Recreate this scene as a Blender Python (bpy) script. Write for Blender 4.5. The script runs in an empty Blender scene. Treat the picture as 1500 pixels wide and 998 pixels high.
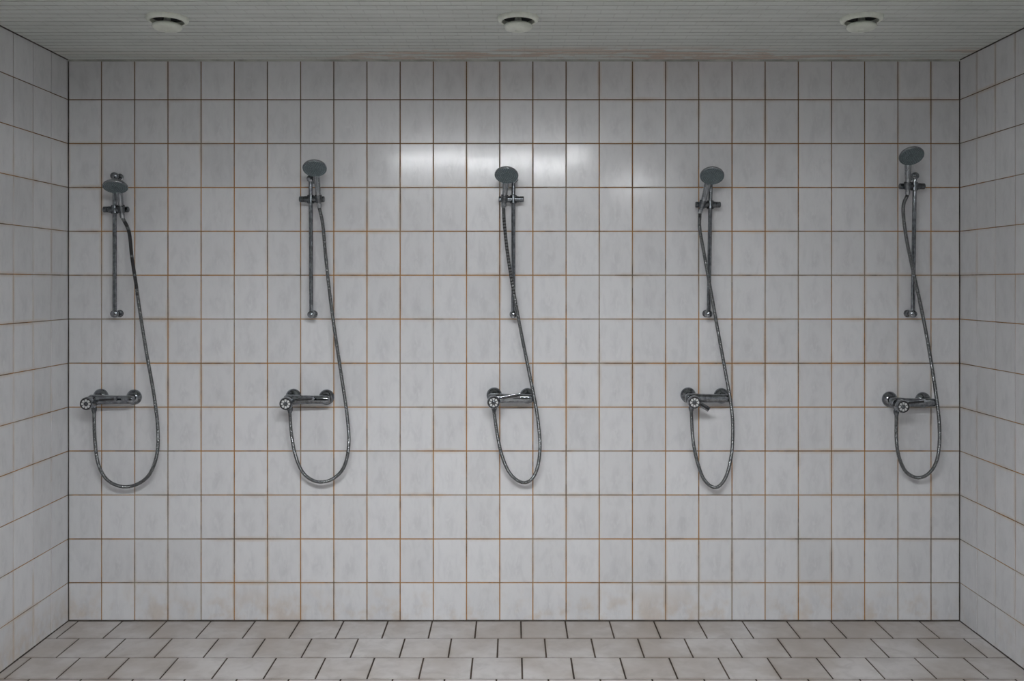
import bpy, bmesh, math, random
from mathutils import Vector, Matrix
random.seed(7)
scene = bpy.context.scene
scene.view_settings.view_transform = 'Standard'
scene.view_settings.look = 'None'

S = 324.1; D = 4.1; F = S*D; HX = 750; HY = 415
ZC = 495/S
XL = -650/S; XR = 656/S; H = ZC + 327/S; DEP = 5.6

def P(px, py, d=0.0):
    k = (D-d)/F
    return Vector(((px-HX)*k, -d, ZC+(HY-py)*k))

# ------------------------------------------------------------- materials
def mat(name):
    m = bpy.data.materials.new(name); m.use_nodes = True
    nt = m.node_tree
    return m, nt, nt.nodes['Principled BSDF']
def N(nt, t, **kw):
    n = nt.nodes.new(t)
    for k, v in kw.items():
        if k.startswith('i_'):
            n.inputs[k[2:].replace('_', ' ')].default_value = v
        else: setattr(n, k, v)
    return n
def lk(nt, a, b): nt.links.new(a, b)
def mth(nt, op, a, b=None, c=None, clamp=False):
    n = nt.nodes.new('ShaderNodeMath'); n.operation = op; n.use_clamp = clamp
    for i, v in enumerate((a, b, c)):
        if v is None: continue
        if isinstance(v, (int, float)): n.inputs[i].default_value = v
        else: nt.links.new(v, n.inputs[i])
    return n.outputs[0]
def mix(nt, f, a, b, bt='MIX'):
    n = nt.nodes.new('ShaderNodeMix'); n.data_type = 'RGBA'; n.blend_type = bt
    for i, v in ((0, f), (6, a), (7, b)):
        if isinstance(v, (int, float)): n.inputs[i].default_value = v
        elif isinstance(v, tuple): n.inputs[i].default_value = (*v, 1)
        else: nt.links.new(v, n.inputs[i])
    return n.outputs[2]
def mrange(nt, v, a, b, c=0.0, d=1.0, smooth=True):
    n = nt.nodes.new('ShaderNodeMapRange')
    if smooth: n.interpolation_type = 'SMOOTHSTEP'
    nt.links.new(v, n.inputs[0])
    for i, x in enumerate((a, b, c, d)): n.inputs[i+1].default_value = x
    return n.outputs[0]
def noise(nt, vec, scale, detail=3, rough=0.5, dist=0.0):
    n = nt.nodes.new('ShaderNodeTexNoise')
    n.inputs['Scale'].default_value = scale; n.inputs['Detail'].default_value = detail
    n.inputs['Roughness'].default_value = rough; n.inputs['Distortion'].default_value = dist
    if vec is not None: nt.links.new(vec, n.inputs['Vector'])
    return n.outputs[0]
def vmath(nt, op, a, b):
    n = nt.nodes.new('ShaderNodeVectorMath'); n.operation = op
    for i, v in enumerate((a, b)):
        if isinstance(v, tuple): n.inputs[i].default_value = v
        else: nt.links.new(v, n.inputs[i])
    return n.outputs[0]

def tile_material(name, base, dark, warm, rough, floor=False):
    m, nt, b = mat(name)
    pos = N(nt, 'ShaderNodeNewGeometry').outputs['Position']
    att = N(nt, 'ShaderNodeAttribute', attribute_name='rnd')
    uv = N(nt, 'ShaderNodeUVMap', uv_map='tile').outputs[0]
    off = vmath(nt, 'MULTIPLY', att.outputs['Vector'], (9, 9, 9))
    sc = (1, 1, 1) if floor else (1, 1, 0.4)
    p2 = vmath(nt, 'ADD', vmath(nt, 'MULTIPLY', pos, sc), off)
    n1 = noise(nt, p2, 30 if not floor else 14, 4, 0.6, 0.6)
    f1 = mrange(nt, n1, 0.42, 0.72)
    col = mix(nt, mth(nt, 'MULTIPLY', f1, 0.25 if not floor else 0.55), base, dark)
    sep = N(nt, 'ShaderNodeSeparateXYZ'); lk(nt, uv, sep.inputs[0])
    sepc = N(nt, 'ShaderNodeSeparateXYZ'); lk(nt, att.outputs['Vector'], sepc.inputs[0])
    u, v = sep.outputs[0], sep.outputs[1]
    if not floor:
        # the printed marbling blotch of the tile decor
        du = mth(nt, 'MULTIPLY', mth(nt, 'SUBTRACT', u, 0.5), 3.6)
        dv = mth(nt, 'MULTIPLY', mth(nt, 'SUBTRACT', v, 0.36), 2.3)
        r = mth(nt, 'SQRT', mth(nt, 'ADD', mth(nt, 'MULTIPLY', du, du), mth(nt, 'MULTIPLY', dv, dv)))
        bl = mrange(nt, r, 0.15, 1.0, 1.0, 0.0)
        n2 = noise(nt, p2, 55, 3, 0.6, 1.0)
        bl = mth(nt, 'MULTIPLY', bl, mrange(nt, n2, 0.35, 0.6))
        col = mix(nt, mth(nt, 'MULTIPLY', bl, 0.3), col, dark)
    # tile to tile tone
    tone = mrange(nt, sepc.outputs[0], 0, 1, 0.93, 1.03, False)
    tn = N(nt, 'ShaderNodeCombineColor')
    for i in range(3): lk(nt, tone, tn.inputs[i])
    col = mix(nt, 1.0, col, tn.outputs[0], 'MULTIPLY')
    # grime seeping from the joints
    eu = mth(nt, 'MINIMUM', u, mth(nt, 'SUBTRACT', 1.0, u))
    ev = mth(nt, 'MINIMUM', v, mth(nt, 'SUBTRACT', 1.0, v))
    e = mth(nt, 'MINIMUM', eu, ev)
    edge = mrange(nt, e, 0.0, 0.07, 1.0, 0.0)
    n3 = noise(nt, pos, 2.3, 4, 0.6)
    n4 = noise(nt, pos, 14, 4, 0.6)
    grime = mth(nt, 'MULTIPLY', edge, mrange(nt, n3, 0.45, 0.68))
    grime = mth(nt, 'MULTIPLY', grime, 0.36 if not floor else 0.8)
    col = mix(nt, grime, col, warm)
    sp = N(nt, 'ShaderNodeSeparateXYZ'); lk(nt, pos, sp.inputs[0])
    if not floor:
        low = mrange(nt, sp.outputs[2], 0.0, 0.22, 1.0, 0.0)
        low = mth(nt, 'MULTIPLY', low, mrange(nt, mth(nt,'ADD',mth(nt,'MULTIPLY',n3,0.5),mth(nt,'MULTIPLY',n4,0.5)), 0.46, 0.62))
        col = mix(nt, mth(nt, 'MULTIPLY', low, 0.36), col, warm)
    else:
        col = mix(nt, mth(nt, 'MULTIPLY', mrange(nt, n3, 0.35, 0.65), 0.65), col, warm)
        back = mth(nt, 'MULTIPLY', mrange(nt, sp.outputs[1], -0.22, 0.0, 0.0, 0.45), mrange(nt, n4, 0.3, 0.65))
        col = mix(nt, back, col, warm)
    lk(nt, col, b.inputs['Base Color'])
    b.inputs['Roughness'].default_value = rough
    b.inputs['Specular IOR Level'].default_value = 0.55
    if not floor:
        b.inputs['Coat Weight'].default_value = 0.6
        b.inputs['Coat Roughness'].default_value = 0.13
    return m

def grout_material(name, rust, light, dark):
    m, nt, b = mat(name)
    pos = N(nt, 'ShaderNodeNewGeometry').outputs['Position']
    sp = N(nt, 'ShaderNodeSeparateXYZ'); lk(nt, pos, sp.inputs[0])
    n1 = noise(nt, pos, 1.7, 5, 0.65)
    n2 = noise(nt, pos, 4.5, 5, 0.7)
    col = mix(nt, mrange(nt, n1, 0.46, 0.60), rust, light)
    f = mrange(nt, n2, 0.49, 0.60)
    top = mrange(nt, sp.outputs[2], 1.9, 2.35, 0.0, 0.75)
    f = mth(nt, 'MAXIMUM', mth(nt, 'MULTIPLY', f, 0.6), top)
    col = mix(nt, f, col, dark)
    lk(nt, col, b.inputs['Base Color']); b.inputs['Roughness'].default_value = 0.9
    b.inputs['Specular IOR Level'].default_value = 0.1
    return m

M_TILE = tile_material('glazed_wall_tile', (0.655, 0.66, 0.675), (0.455, 0.46, 0.485), (0.48, 0.34, 0.20), 0.29)
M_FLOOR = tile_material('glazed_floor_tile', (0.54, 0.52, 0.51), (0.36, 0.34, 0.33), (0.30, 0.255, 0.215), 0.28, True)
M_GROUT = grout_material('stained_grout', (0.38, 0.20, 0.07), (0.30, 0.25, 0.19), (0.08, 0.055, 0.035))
M_GROUTF = grout_material('floor_grout', (0.07, 0.055, 0.045), (0.10, 0.08, 0.065), (0.035, 0.03, 0.027))

def simple(name, col, rough=0.5, metal=0.0, spec=0.5, var=0.0, vs=40, bump=0.0):
    m, nt, b = mat(name)
    pos = N(nt, 'ShaderNodeNewGeometry').outputs['Position']
    n = noise(nt, pos, vs, 4, 0.6)
    c = mix(nt, mrange(nt, n, 0.35, 0.65), tuple(x*(1-var) for x in col), col)
    lk(nt, c, b.inputs['Base Color'])
    r = mrange(nt, n, 0.3, 0.7, min(1, rough*1.3), rough)
    lk(nt, r, b.inputs['Roughness'])
    b.inputs['Metallic'].default_value = metal
    b.inputs['Specular IOR Level'].default_value = spec
    return m
CH = simple('worn_chrome', (0.31, 0.33, 0.355), 0.10, 1.0, var=0.45, vs=60)
CHD = simple('dull_chrome', (0.17, 0.185, 0.20), 0.2, 1.0, var=0.4, vs=80)
HOSE = simple('hose_chrome', (0.20, 0.21, 0.215), 0.24, 1.0, var=0.3, vs=50)
RUB = simple('black_rubber', (0.022, 0.022, 0.024), 0.42, var=0.2)
TEAL = simple('spray_face_plastic', (0.11, 0.145, 0.158), 0.38, var=0.25, vs=90)
NOZ = simple('nozzle_rubber', (0.22, 0.26, 0.27), 0.6, var=0.3)
GREYP = simple('satin_chromed_plastic', (0.33, 0.35, 0.37), 0.22, 0.85, var=0.25)
WHT = simple('white_plastic', (0.62, 0.64, 0.64), 0.4, var=0.1)
VENT = simple('vent_enamel', (0.74, 0.78, 0.70), 0.4, var=0.12, vs=30)
BLK = simple('dark_cavity', (0.02, 0.022, 0.02), 0.8)
SIL = simple('mouldy_silicone', (0.065, 0.052, 0.042), 0.6, var=0.6, vs=9)

# ------------------------------------------------------------- mesh helpers
def finish(bm, name, mats, parent=None, ang=38):
    bmesh.ops.recalc_face_normals(bm, faces=bm.faces)
    me = bpy.data.meshes.new(name); 
    for f in bm.faces: f.smooth = True
    bm.to_mesh(me); bm.free()
    for m in mats: me.materials.append(m)
    me.set_sharp_from_angle(angle=math.radians(ang))
    o = bpy.data.objects.new(name, me); scene.collection.objects.link(o)
    if parent is not None:
        o.parent = parent
        o.matrix_parent_inverse = Matrix.Translation(parent.location).inverted()
    return o

def ring(bm, c, a, b, ra, rb, seg, ex=2.0):
    vs = []
    for i in range(seg):
        t = 2*math.pi*i/seg; ct, st = math.cos(t), math.sin(t)
        x = math.copysign(abs(ct)**(2/ex), ct)*ra; y = math.copysign(abs(st)**(2/ex), st)*rb
        vs.append(bm.verts.new(c + a*x + b*y))
    return vs
def bridge(bm, r0, r1, mi):
    n = len(r0)
    for i in range(n):
        f = bm.faces.new((r0[i], r0[(i+1) % n], r1[(i+1) % n], r1[i])); f.material_index = mi
def frame(ax):
    ax = ax.normalized(); up = Vector((0, 0, 1)) if abs(ax.z) < 0.9 else Vector((1, 0, 0))
    a = up.cross(ax).normalized(); b = ax.cross(a).normalized(); return a, b
def lathe(bm, o, ax, prof, seg=28, mi=0):
    """prof: list of (r, h[, mat])"""
    ax = ax.normalized(); a, b = frame(ax); prev = None; pr = None
    for k, p in enumerate(prof):
        r, h = p[0], p[1]; m = p[2] if len(p) > 2 else mi
        c = o + ax*h
        if r < 1e-6:
            v = bm.verts.new(c)
            if prev is not None:
                for i in range(seg):
                    f = bm.faces.new((prev[i], prev[(i+1) % seg], v)); f.material_index = m
            cur = v
        else:
            cur = ring(bm, c, a, b, r, r, seg)
            if prev is not None:
                if isinstance(prev, list): bridge(bm, prev, cur, m)
                else:
                    for i in range(seg):
                        f = bm.faces.new((prev, cur[i], cur[(i+1) % seg])); f.material_index = m
        prev = cur
def cyl(bm, p0, p1, r, ch=0.0015, seg=24, mi=0, r1=None):
    r1 = r if r1 is None else r1
    ax = p1-p0; L = ax.length
    lathe(bm, p0, ax, [(0, 0), (r-ch, 0), (r, ch), (r1, L-ch), (r1-ch, L), (0, L)], seg, mi)
def catmull(pts, n):
    out = []; P_ = [pts[0]*2-pts[1]]+pts+[pts[-1]*2-pts[-2]]
    for i in range(1, len(P_)-2):
        p0, p1, p2, p3 = P_[i-1:i+3]
        for j in range(n):
            t = j/n
            out.append(0.5*((2*p1)+(p2-p0)*t+(2*p0-5*p1+4*p2-p3)*t*t+(3*p1-p0-3*p2+p3)*t**3))
    out.append(pts[-1].copy()); return out
def resample(pts, step):
    L = [0]
    for i in range(1, len(pts)): L.append(L[-1]+(pts[i]-pts[i-1]).length)
    n = max(2, int(L[-1]/step)); out = []; j = 0
    for k in range(n+1):
        s = L[-1]*k/n
        while j < len(L)-2 and L[j+1] < s: j += 1
        t = (s-L[j])/max(1e-9, L[j+1]-L[j]); out.append(pts[j].lerp(pts[j+1], min(1, t)))
    return out, L[-1]
def tube(bm, pts, radf, seg=12, matf=lambda t: 0, flat=lambda t: 1.0, ex=2.0, ref=None):
    n = len(pts); prev = None; t0 = (pts[1]-pts[0]).normalized()
    a = frame(t0)[0] if ref is None else (ref - t0*ref.dot(t0)).normalized()
    first = None
    for k in range(n):
        tg = (pts[min(n-1, k+1)]-pts[max(0, k-1)]).normalized()
        a = (a-tg*a.dot(tg)).normalized(); b = tg.cross(a)
        u = k/(n-1); r = radf(u, k)
        cur = ring(bm, pts[k], a, b, r, r*flat(u), seg, ex)
        if prev: bridge(bm, prev, cur, matf(u))
        else: bm.faces.new(cur).material_index = matf(0)
        prev = cur
    bm.faces.new(prev).material_index = matf(1)

# ------------------------------------------------------------- tiled surfaces
def tiled(name, o, U, V, Nn, rects, area, gap, mats, tilt, ch=0.0012, rec=0.0022, seed=1):
    rg = random.Random(seed)
    verts, faces, mi, cols, uvs = [], [], [], [], []
    (u0, v0, u1, v1) = area
    for (a, b) in ((u0, v0), (u1, v0), (u1, v1), (u0, v1)): verts.append(o+U*a+V*b-Nn*rec)
    faces.append((0, 1, 2, 3)); mi.append(1); cols.append((0, 0, 0)); uvs.append([(0, 0), (1, 0), (1, 1), (0, 1)])
    g = gap/2
    for (a0, b0, a1, b1, fu0, fv0, fu1, fv1) in rects:
        a0 += g; b0 += g; a1 -= g; b1 -= g
        if a1-a0 < 0.006 or b1-b0 < 0.006: continue
        tu, tv = [max(-0.006, min(0.006, rg.gauss(0, tilt))) for _ in (0, 1)]; lift = rg.uniform(0, 0.0004)
        cu, cv = (a0+a1)/2, (b0+b1)/2; base = len(verts); c = (rg.random(), rg.random(), rg.random())
        for (ins, h) in ((0, -rec-0.0005), (0, -ch*0.7), (ch, 0.0)):
            for (a, b) in ((a0+ins, b0+ins), (a1-ins, b0+ins), (a1-ins, b1-ins), (a0+ins, b1-ins)):
                hh = h + (0 if h < -rec else lift+(a-cu)*tu+(b-cv)*tv)
                verts.append(o+U*a+V*b+Nn*hh)
        q = [(fu0, fv0), (fu1, fv0), (fu1, fv1), (fu0, fv1)]
        for l in (0, 4):
            for i in range(4):
                j = (i+1) % 4
                faces.append((base+l+i, base+l+j, base+l+4+j, base+l+4+i)); mi.append(0); cols.append(c)
                uvs.append([q[i], q[j], q[j], q[i]])
        faces.append((base+8, base+9, base+10, base+11)); mi.append(0); cols.append(c); uvs.append(q)
    me = bpy.data.meshes.new(name)
    # keep the winding facing the room
    if U.cross(V).dot(Nn) < 0:
        faces = [tuple(reversed(f)) for f in faces]; uvs = [list(reversed(x)) for x in uvs]
    me.from_pydata([tuple(v) for v in verts], [], faces)
    for m in mats: me.materials.append(m)
    me.polygons.foreach_set('use_smooth', [False]*len(faces))
    me.polygons.foreach_set('material_index', mi)
    me.uv_layers.new(name='tile')
    me.uv_layers['tile'].data.foreach_set('uv', [c for x in uvs for p in x for c in p])
    me.attributes.new('rnd', 'FLOAT_VECTOR', 'FACE')
    me.attributes['rnd'].data.foreach_set('vector', [c for x in cols for c in x])
    me.update()
    o_ = bpy.data.objects.new(name, me); scene.collection.objects.link(o_); return o_

ZL = [0]+[ZC+(HY-y)/S for y in (854, 790, 725.5, 661, 596.7, 532.3, 467.6, 403.3, 339, 274.7, 210.3, 146)]+[H]
def wallrects(us, full=0.15):
    r = []
    for i in range(len(us)-1):
        fw = (us[i+1]-us[i])/full
        for j in range(len(ZL)-1):
            hgt = (ZL[j+1]-ZL[j])/0.199
            fv0 = 0.0 if j else 1-hgt; fv1 = 1.0 if j else 1.0
            if j == len(ZL)-2: fv0, fv1 = 0.0, hgt
            r.append((us[i], ZL[j], us[i+1], ZL[j+1], 0, fv0, min(1, fw), fv1))
    return r
W = XR-XL
us = [0.15*i for i in range(27)]+[W]
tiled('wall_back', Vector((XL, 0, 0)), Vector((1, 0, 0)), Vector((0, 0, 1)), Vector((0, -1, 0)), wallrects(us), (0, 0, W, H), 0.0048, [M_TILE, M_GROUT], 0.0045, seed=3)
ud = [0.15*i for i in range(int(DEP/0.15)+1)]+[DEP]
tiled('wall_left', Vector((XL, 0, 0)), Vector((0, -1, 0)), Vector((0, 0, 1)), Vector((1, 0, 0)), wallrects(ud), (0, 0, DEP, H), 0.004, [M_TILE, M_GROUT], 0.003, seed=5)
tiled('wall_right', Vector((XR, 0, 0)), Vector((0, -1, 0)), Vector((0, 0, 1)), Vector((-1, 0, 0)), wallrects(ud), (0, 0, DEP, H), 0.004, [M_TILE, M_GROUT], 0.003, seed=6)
# plain wall behind the photographer, coloured dark to cut bounced light
PLAST = simple('bounce_cut_plaster', (0.12, 0.12, 0.12), 0.8, var=0.2, vs=4)
bm = bmesh.new()
bm.faces.new([bm.verts.new(v) for v in ((XL, -DEP, 0), (XL, -DEP, H), (XR, -DEP, H), (XR, -DEP, 0))])
finish(bm, 'wall_front', [PLAST])
# floor, 20 x 20 cm running bond
rects = []
r = 0
while r*0.2 < DEP:
    v0, v1 = r*0.2, min(DEP, r*0.2+0.2)
    x = -0.16+(0.1 if r % 2 else 0)-0.2*12
    while x < XR:
        a, b_ = max(x, XL), min(x+0.2, XR)
        if b_-a > 0.01: rects.append((a-XL, v0, b_-XL, v1, (a-x)/0.2, 0, (b_-x)/0.2, 1))
        x += 0.2
    r += 1
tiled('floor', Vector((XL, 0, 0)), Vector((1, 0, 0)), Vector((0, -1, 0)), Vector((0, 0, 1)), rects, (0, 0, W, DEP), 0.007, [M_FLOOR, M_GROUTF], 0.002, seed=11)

# ceiling: narrow slats running along the back wall
def ceil_mat():
    m, nt, b = mat('painted_slat')
    pos = N(nt, 'ShaderNodeNewGeometry').outputs['Position']
    sp = N(nt, 'ShaderNodeSeparateXYZ'); lk(nt, pos, sp.inputs[0])
    n = noise(nt, vmath(nt, 'MULTIPLY', pos, (0.5, 3, 1)), 5, 5, 0.6)
    col = mix(nt, mrange(nt, n, 0.3, 0.7), (0.56, 0.59, 0.56), (0.64, 0.67, 0.64))
    # embossed cross scoring of the slats
    row = mth(nt, 'FLOOR', mth(nt, 'DIVIDE', sp.outputs[1], 0.05))
    xx = mth(nt, 'ADD', mth(nt, 'DIVIDE', sp.outputs[0], 0.11), mth(nt, 'MULTIPLY', row, 0.5))
    fr = mth(nt, 'FRACT', mth(nt, 'ADD', xx, 1000.0))
    tick = mrange(nt, mth(nt, 'ABSOLUTE', mth(nt, 'SUBTRACT', fr, 0.5)), 0.0, 0.035, 1.0, 0.0)
    col = mix(nt, mth(nt, 'MULTIPLY', tick, 0.3), col, (0.34, 0.35, 0.33))
    nr = noise(nt, vmath(nt, 'MULTIPLY', pos, (1.0, 4, 1)), 2.6, 6, 0.75)
    near = mrange(nt, sp.outputs[1], -0.28, -0.12, 0.0, 1.0)
    rust = mth(nt, 'MULTIPLY', mrange(nt, nr, 0.49, 0.54), near)
    rust = mth(nt, 'MULTIPLY', rust, mrange(nt, sp.outputs[0], -1.0, -0.5, 0.15, 1.0))
    col = mix(nt, mth(nt, 'MULTIPLY', rust, 0.6), col, (0.50, 0.31, 0.21))
    lk(nt, col, b.inputs['Base Color']); b.inputs['Roughness'].default_value = 0.42
    return m
CEIL = ceil_mat()
SEAM = simple('slat_seam_dark', (0.44, 0.46, 0.43), 0.8, var=0.3, vs=12)  # darker colour on the groove faces so the slat lines show
bm = bmesh.new(); prof = []
y = 0.0; sw = 0.05
while y < DEP:
    for dy, dz in ((0.0, 0.0025), (0.002, 0.0025), (0.0045, 0.0), (sw-0.001, 0.0)): prof.append((y+dy, dz))
    y += sw
prof = [p for p in prof if p[0] <= DEP]+[(DEP, 0.0)]
pl = [bm.verts.new((XL, -p[0], H+p[1])) for p in prof]; pr = [bm.verts.new((XR, -p[0], H+p[1])) for p in prof]
for i in range(len(prof)-1):
    f = bm.faces.new((pl[i], pl[i+1], pr[i+1], pr[i]))
    if prof[i][1] > 0 or prof[i+1][1] > 0: f.material_index = 1
finish(bm, 'ceiling', [CEIL, SEAM], ang=20)

def strip(name, p0, p1, a, b, m):
    bm = bmesh.new(); prev = None
    for p in (p0, p1):
        cur = [bm.verts.new(p), bm.verts.new(p+a), bm.verts.new(p+a*0.75+b*0.75), bm.verts.new(p+b)]
        if prev: bridge(bm, prev, cur, 0)
        else: bm.faces.new(cur)
        prev = cur
    bm.faces.new(prev); return finish(bm, name, [m])
X, Y, Z = Vector((1, 0, 0)), Vector((0, 1, 0)), Vector((0, 0, 1))
strip('trim_1', Vector((XL, 0, 0)), Vector((XL, 0, H)), X*0.004, -Y*0.004, SIL)
strip('trim_2', Vector((XR, 0, 0)), Vector((XR, 0, H)), -X*0.004, -Y*0.004, SIL)
strip('trim_3', Vector((XL, 0, 0)), Vector((XR, 0, 0)), -Y*0.006, Z*0.005, SIL)
strip('trim_4', Vector((XL, 0, 0)), Vector((XL, -DEP, 0)), X*0.004, Z*0.004, SIL)
strip('trim_5', Vector((XR, 0, 0)), Vector((XR, -DEP, 0)), -X*0.004, Z*0.004, SIL)
TRIM = simple('ceiling_trim_paint', (0.42, 0.44, 0.40), 0.45, var=0.35, vs=8)
strip('trim_6', Vector((XL, 0, H)), Vector((XR, 0, H)), -Y*0.012, -Z*0.007, TRIM)
strip('trim_7', Vector((XL, 0, H)), Vector((XL, -DEP, H)), X*0.006, -Z*0.003, SIL)
strip('trim_8', Vector((XR, 0, H)), Vector((XR, -DEP, H)), -X*0.006, -Z*0.003, SIL)

# ------------------------------------------------------------- vents
def empty(name, loc):
    e = bpy.data.objects.new(name, None); e.location = loc; e.empty_display_size = 0.05
    scene.collection.objects.link(e); return e
for px in (245, 759, 1262):
    k = 1.19
    c = Vector(((px-HX)/(S*k), -(D-D/k), H))
    e = empty('ceiling_vent', c)
    bm = bmesh.new()
    lathe(bm, c, -Z, [(0.078, -0.004), (0.079, 0.004), (0.076, 0.012), (0.068, 0.017), (0.062, 0.016), (0.059, 0.010), (0.058, -0.002)], 48)
    finish(bm, 'flange_ring', [VENT], e, 50)
    bm = bmesh.new()
    lathe(bm, c, -Z, [(0.0, 0.002), (0.059, 0.002)], 40)
    finish(bm, 'throat', [BLK], e)
    bm = bmesh.new()
    lathe(bm, c, -Z, [(0.012, 0.0), (0.014, 0.014), (0.046, 0.024), (0.054, 0.030), (0.055, 0.036), (0.049, 0.044), (0.032, 0.049), (0.012, 0.050), (0.010, 0.047), (0, 0.047)], 48)
    finish(bm, 'valve_disc', [VENT], e, 50)

# ------------------------------------------------------------- showers
def build_shower(fl, fr, rail, top, bot, sl, side, head, asp, nx, hose, bands, lever, seed, ky):
    rg = random.Random(seed)
    flp = P(*fl); e = empty('wall_mounted_shower', Vector((flp.x, 0, flp.z)))
    # ---- mixer body
    bm = bmesh.new(); zz = flp.z-0.006
    for q in (flp, Vector((flp.x+0.15, 0, flp.z-0.003))):
        lathe(bm, q+Y*0.001, -Y, [(0.035, 0), (0.035, 0.004), (0.032, 0.010), (0.024, 0.017), (0.017, 0.021), (0.016, 0.026)], 32)
        lathe(bm, q-Y*0.024, -Y, [(0, 0), (0.017, 0), (0.019, 0.002), (0.019, 0.015), (0.017, 0.017), (0, 0.017)], 6, 1)
        cyl(bm, q-Y*0.036, q-Y*0.060, 0.013)
    xs = [(-0.026, 0.012), (-0.023, 0.018), (-0.015, 0.022), (0.02, 0.022), (0.05, 0.020), (0.10, 0.0185), (0.145, 0.0185), (0.168, 0.018), (0.174, 0.015), (0.176, 0.006)]
    pts = [Vector((flp.x+x, -0.066, zz)) for x, _ in xs]; rr = [r for _, r in xs]
    tube(bm, pts, lambda u, k: rr[k], 28, ex=2.6, flat=lambda t: 1.0)
    finish(bm, 'mixer_body', [CH, CHD], e)
    # ---- cartridge + knob
    bm = bmesh.new()
    kc = Vector((flp.x, -0.066, zz-0.004)); kx = Vector((0, -1, -0.06)).normalized()
    lathe(bm, kc, kx, [(0, 0), (0.021, 0), (0.022, 0.03), (0.024, 0.034), (0.024, 0.050), (0.027, 0.054), (0.0285, 0.060), (0.0285, 0.074), (0.0265, 0.080), (0.0255, 0.0815), (0.0245, 0.0795, 1), (0.019, 0.079, 1), (0.0, 0.079, 1)], 36)
    a, b = frame(kx); fc = kc+kx*0.0788
    for i in range(8):
        t = 2*math.pi*i/8
        d_ = a*math.cos(t)+b*math.sin(t); s_ = b*math.cos(t)-a*math.sin(t)
        vs = []
        for h in (0, 0.0018):
            vs.append([bm.verts.new(fc+kx*h+d_*x+s_*y) for x, y in ((0.010, -0.0028), (0.0185, -0.0055), (0.0205, 0), (0.0185, 0.0055), (0.010, 0.0028))])
        bridge(bm, vs[0], vs[1], 2); f = bm.faces.new(vs[1]); f.material_index = 2
    lathe(bm, fc, kx, [(0.0085, 0), (0.0085, 0.003), (0.007, 0.004), (0, 0.0042)], 20, 3)
    finish(bm, 'thermostat_knob', [CH, RUB, WHT, CHD], e)
    # ---- lever
    bm = bmesh.new()
    ang = math.radians(lever); dr = Vector((math.cos(ang), 0, math.sin(ang))); L = 0.118 if lever > -20 else 0.085
    kb = kc+kx*0.040+Z*0.006
    pts = [kb+dr*0.014, kb+dr*0.03+Y*0.002, kb+dr*(L*0.6)+Y*0.004, kb+dr*(L*0.93)+Y*0.002, kb+dr*L+Y*0.002]
    cm = catmull(pts, 5)
    tube(bm, cm, lambda u, k: (0.0085+0.003*u) * (1 if u < 0.96 else 0.6), 20, flat=lambda t: 0.45, ex=3.2, ref=dr.cross(Y))
    finish(bm, 'lever', [CH], e)
    # dark strip standing in for the shaded slot in the lever
    bm = bmesh.new()
    pts = [kb+dr*(0.040)-Y*0.0012, kb+dr*(L*0.65)+Y*0.0003, kb+dr*(L*0.9)-Y*0.0016]
    tube(bm, catmull(pts, 4), lambda u, k: 0.0045, 12, flat=lambda t: 0.6, ref=dr.cross(Y))
    finish(bm, 'lever_slot', [RUB], e)
    # ---- outlet
    bm = bmesh.new(); oz = Vector((flp.x+0.001, -0.070, zz-0.015))
    lathe(bm, oz, -Z, [(0.013, 0), (0.013, 0.010), (0.0105, 0.013), (0.0105, 0.020)], 24)
    lathe(bm, oz-Z*0.019, -Z, [(0, 0), (0.0115, 0), (0.0125, 0.002), (0.0125, 0.012), (0.0095, 0.020), (0.0085, 0.024), (0, 0.024)], 8, 1)
    finish(bm, 'hose_outlet', [CH, CHD], e)
    # ---- rail
    dR = 0.055
    pt = P(top[0], top[1], dR); pb = P(bot[0], bot[1], dR)
    bm = bmesh.new(); cyl(bm, pb-Z*0.006, pt+Z*0.006, 0.0092, 0.001, 24)
    for q in (pt, pb):
        w = Vector((q.x, 0.001, q.z))
        lathe(bm, w, -Y, [(0.017, 0), (0.017, 0.004), (0.013, 0.007), (0.0115, 0.012), (0.0115, 0.040), (0.0145, 0.044), (0.017, 0.052), (0.017, 0.062), (0.0145, 0.069), (0.008, 0.073), (0, 0.074)], 28)
        sg = 1 if q is pb else -1
        lathe(bm, q-Z*0.014*sg, Z*sg, [(0, -0.002), (0.007, -0.001), (0.012, 0.002), (0.0135, 0.008), (0.0135, 0.022), (0.0115, 0.027), (0.0092, 0.028)], 24)
        cyl(bm, Vector((q.x+0.010, -0.030, q.z-0.002)), Vector((q.x+0.022, -0.030, q.z-0.002)), 0.0045, 0.001, 14, 1)
    finish(bm, 'slide_rail', [CH, CHD], e)
    # ---- slider
    bm = bmesh.new(); sc = P(sl[0], sl[1], dR); tx = pb.x+(pt.x-pb.x)*0.8
    hw = 0.056
    lathe(bm, sc-X*hw, X, [(0, 0), (0.011, 0.0), (0.0135, 0.002), (0.0135, 0.020), (0.0115, 0.0205), (0.0115, 0.0225), (0.0145, 0.023), (0.0145, 0.089), (0.0115, 0.0895), (0.0115, 0.0915), (0.0135, 0.092), (0.0135, 0.110), (0.011, 0.112), (0, 0.112)], 28, 0)
    cyl(bm, Vector((tx, -dR, sc.z-0.019)), Vector((tx, -dR, sc.z+0.019)), 0.0155, 0.002, 24, 0)
    hd = P(head[0], head[1], 0.150)
    sock = Vector((tx+side*0.040, -0.079, sc.z))
    hdir = ((hd+Y*0.03)-sock).normalized()
    cyl(bm, sock+Y*0.026, sock+Y*0.004, 0.010, 0.001, 16, 0)
    lathe(bm, sock-hdir*0.016, hdir, [(0.0105, 0), (0.0135, 0.0), (0.0165, 0.032), (0.014, 0.032), (0.0105, 0.0)], 24, 0)
    finish(bm, 'sliding_holder', [CHD], e)
    # ---- hand shower
    vd = (Vector((0, -D, ZC))-hd).normalized()
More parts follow.
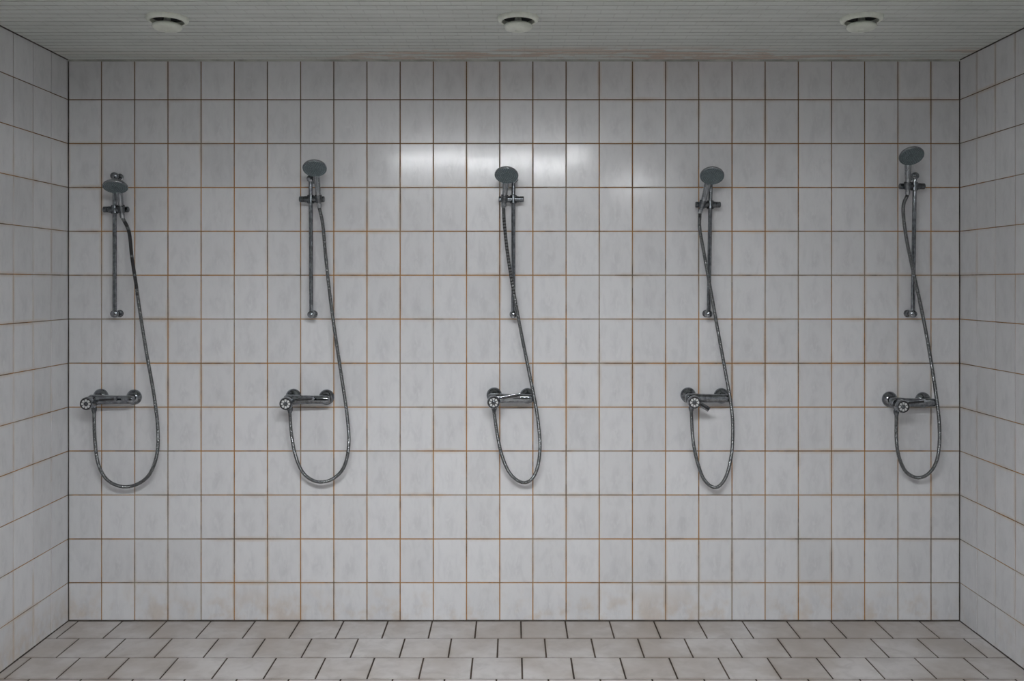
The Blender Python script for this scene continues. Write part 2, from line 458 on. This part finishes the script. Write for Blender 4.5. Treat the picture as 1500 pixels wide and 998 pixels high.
    el = -(math.acos(asp)+math.atan2(-vd.z, math.hypot(vd.x, vd.y)))
    nn = Vector((nx, -math.cos(el), math.sin(el))).normalized()
    tp = (sock-hd); tp = (tp-nn*tp.dot(nn)).normalized()
    bm = bmesh.new()
    lathe(bm, hd, nn, [(0, -0.026), (0.014, -0.026), (0.028, -0.021), (0.042, -0.012), (0.0505, -0.004), (0.0525, 0.001), (0.0520, 0.005), (0.0500, 0.007), (0.0485, 0.0062, 1), (0.042, 0.0052, 1), (0.030, 0.0058, 1), (0.0285, 0.0045, 1), (0.014, 0.0045, 1), (0.0125, 0.0062, 1), (0, 0.007, 1)], 44)
    a, b = frame(nn)
    for rad, cnt in ((0.0095, 6), (0.019, 12), (0.026, 18), (0.035, 24), (0.043, 30)):
        for i in range(cnt):
            t = 2*math.pi*(i+rad*13)/cnt
            lathe(bm, hd+nn*0.0048+(a*math.cos(t)+b*math.sin(t))*rad, nn, [(0.0017, 0), (0.0013, 0.0028), (0, 0.003)], 6, 2)
    hb = sock-hdir*0.024
    ctrl = [hb, sock, sock+hdir*0.030, hd-nn*0.024+tp*0.040, hd-nn*0.020+tp*0.018, hd-nn*0.016]
    cr = [0.0095, 0.0105, 0.0135, 0.0175, 0.0185, 0.012]
    cm = catmull(ctrl, 8)
    def rf(u, k):
        s = u*(len(cr)-1); i = min(len(cr)-2, int(s)); return cr[i]+(cr[i+1]-cr[i])*(s-i)
    tube(bm, cm, rf, 22, flat=lambda t: 0.88, matf=lambda t: 3)
    lathe(bm, hb+hdir*0.002, -hdir, [(0, 0), (0.011, 0), (0.0115, 0.002), (0.0115, 0.012), (0.009, 0.020), (0, 0.020)], 8, 0)
    finish(bm, 'hand_shower', [GREYP, TEAL, NOZ, GREYP], e)
    # ---- hose
    start = hb-hdir*0.016
    n = len(hose); pts = [start-hdir*0.0]
    for i, (hx, hy) in enumerate(hose):
        u = i/(n-1)
        d = 0.078+0.012*math.sin(min(1, u*2)*math.pi) - 0.022*math.sin(max(0, u*2-1)*math.pi)
        pts.append(P(hx, hy, d))
    pts.append(oz-Z*0.050); pts.append(oz-Z*0.040)
    cm, Lh = resample(catmull(pts, 14), 0.0056/4)
    amp = (0, 0.0014, 0.0014, 0)
    bmf = {}
    def mf(u):
        for (a0, a1) in bands:
            if a0 <= u <= a1: return 1
        return 0
    bm = bmesh.new()
    tube(bm, cm, lambda u, k: 0.0068+amp[k % 4], 12, matf=mf)
    finish(bm, 'shower_hose', [HOSE, RUB], e, 60)

build_shower((148, 581), (198, 583), 168, (168, 258), (168, 460), (170, 307), 1, (169, 273), 0.50, 0.10,
  [(189, 340), (193, 375), (199, 415), (207, 470), (216, 525), (225, 575), (231, 625), (230, 665), (219, 695), (200, 710), (178, 713), (157, 703), (144, 680), (139, 645)],
  [(0.015, 0.03), (0.04, 0.105), (0.112, 0.155), (0.162, 0.195), (0.205, 0.212)], 4, 1, 0)
build_shower((430, 581), (480, 584), 454, (455, 262), (456, 461), (457, 292), 1, (461, 246), 0.66, 0.10,
  [(473, 330), (477, 375), (483, 430), (491, 490), (500, 550), (508, 605), (511, 650), (504, 684), (487, 702), (465, 706), (445, 694), (433, 668), (427, 637)],
  [(0.0, 0.006)], 5, 2, 0)
build_shower((724, 579), (771, 580), 751, (752, 262), (752, 461), (749, 292), -1, (742, 256), 0.66, -0.05,
  [(739, 330), (744, 375), (752, 425), (762, 480), (775, 545), (786, 602), (791, 650), (788, 682), (779, 702), (765, 707), (748, 695), (736, 670), (729, 640)],
  [(i*0.0085+0.03, i*0.0085+0.0335) for i in range(25)], 9, 3, 0)
build_shower((1008, 579), (1057, 581), 1040, (1041, 266), (1038, 460), (1037, 300), -1, (1043, 257), 0.70, -0.12,
  [(1025, 335), (1032, 375), (1041, 425), (1052, 487), (1063, 547), (1072, 602), (1073, 650), (1067, 688), (1057, 709), (1045, 714), (1031, 702), (1021, 675), (1015, 643)],
  [(0.0, 0.015)], -32, 4, 0)
build_shower((1303, 585), (1353, 587), 1340, (1340, 258), (1337, 460), (1336, 273), -1, (1335, 228), 0.74, -0.05,
  [(1323, 305), (1327, 345), (1336, 390), (1346, 435), (1357, 490), (1367, 550), (1375, 610), (1376, 650), (1371, 678), (1359, 695), (1343, 700), (1327, 691), (1317, 670), (1313, 643)],
  [(0.0, 0.01)], 5, 5, 0)

# ------------------------------------------------------------- lamps (ceiling fittings outside the frame, inferred from wall reflections; louvres added)
def emit(name, col, st):
    m = bpy.data.materials.new(name); m.use_nodes = True; nt = m.node_tree; nt.nodes.clear()
    e = nt.nodes.new('ShaderNodeEmission'); o = nt.nodes.new('ShaderNodeOutputMaterial')
    e.inputs[0].default_value = (*col, 1); e.inputs[1].default_value = st; nt.links.new(e.outputs[0], o.inputs[0]); return m
def box(bm, lo, hi, mi=0):
    g = bmesh.ops.create_cube(bm, size=1)
    for v in g['verts']: v.co = Vector([(lo[i]+hi[i])/2+v.co[i]*(hi[i]-lo[i]) for i in range(3)])
    for f in {f for v in g['verts'] for f in v.link_faces}: f.material_index = mi
def lamp(name, x0, x1, y0, y1, m, skirt=0.015, cutoff_fins=0):
    e = empty(name, Vector(((x0+x1)/2, (y0+y1)/2, H)))
    bm = bmesh.new(); box(bm, (x0-0.02, y0-0.02, H-0.03), (x1+0.02, y1+0.02, H+0.002))
    zb = H-0.055-skirt  # end skirts lowered to cut light reaching the side walls
    box(bm, (x0-0.02, y0-0.02, zb), (x0-0.012, y1+0.02, H-0.03)); box(bm, (x1+0.012, y0-0.02, zb), (x1+0.02, y1+0.02, H-0.03))
    box(bm, (x0-0.02, y0-0.02, H-0.056), (x1+0.02, y0-0.012, H-0.03)); box(bm, (x0-0.02, y1+0.012, H-0.056), (x1+0.02, y1+0.02, H-0.03))
    for i in range(1, cutoff_fins):  # unseen louvre fins added to darken side walls and upper corners
        x = x0+(x1-x0)*i/cutoff_fins
        box(bm, (x-0.001, y0-0.012, zb), (x+0.001, y1+0.012, H-0.056))
    finish(bm, 'housing', [WHT], e)
    bm = bmesh.new(); box(bm, (x0, y0, H-0.055), (x1, y1, H-0.028)); finish(bm, 'diffuser', [m], e)
lamp('fluorescent_ceiling_light', -0.905, 0.60, -3.03, -2.88, emit('lamp_diffuser', (0.965, 0.98, 1.0), 166), 0.05, 14)
lamp('square_ceiling_light', 1.0, 1.35, -4.75, -4.1, emit('lamp_diffuser_dim', (0.965, 0.98, 1.0), 36))

w = bpy.data.worlds.new('world'); scene.world = w; w.use_nodes = True
w.node_tree.nodes['Background'].inputs[0].default_value = (0.5, 0.55, 0.6, 1); w.node_tree.nodes['Background'].inputs[1].default_value = 0.1

cam = bpy.data.cameras.new('camera'); co = bpy.data.objects.new('camera', cam); scene.collection.objects.link(co)
co.location = (0, -D, ZC); co.rotation_euler = (math.pi/2, 0, 0)
cam.sensor_width = 36; cam.lens = F/1500*36; cam.shift_y = -(499-HY)/1500; cam.clip_start = 0.05
scene.camera = co
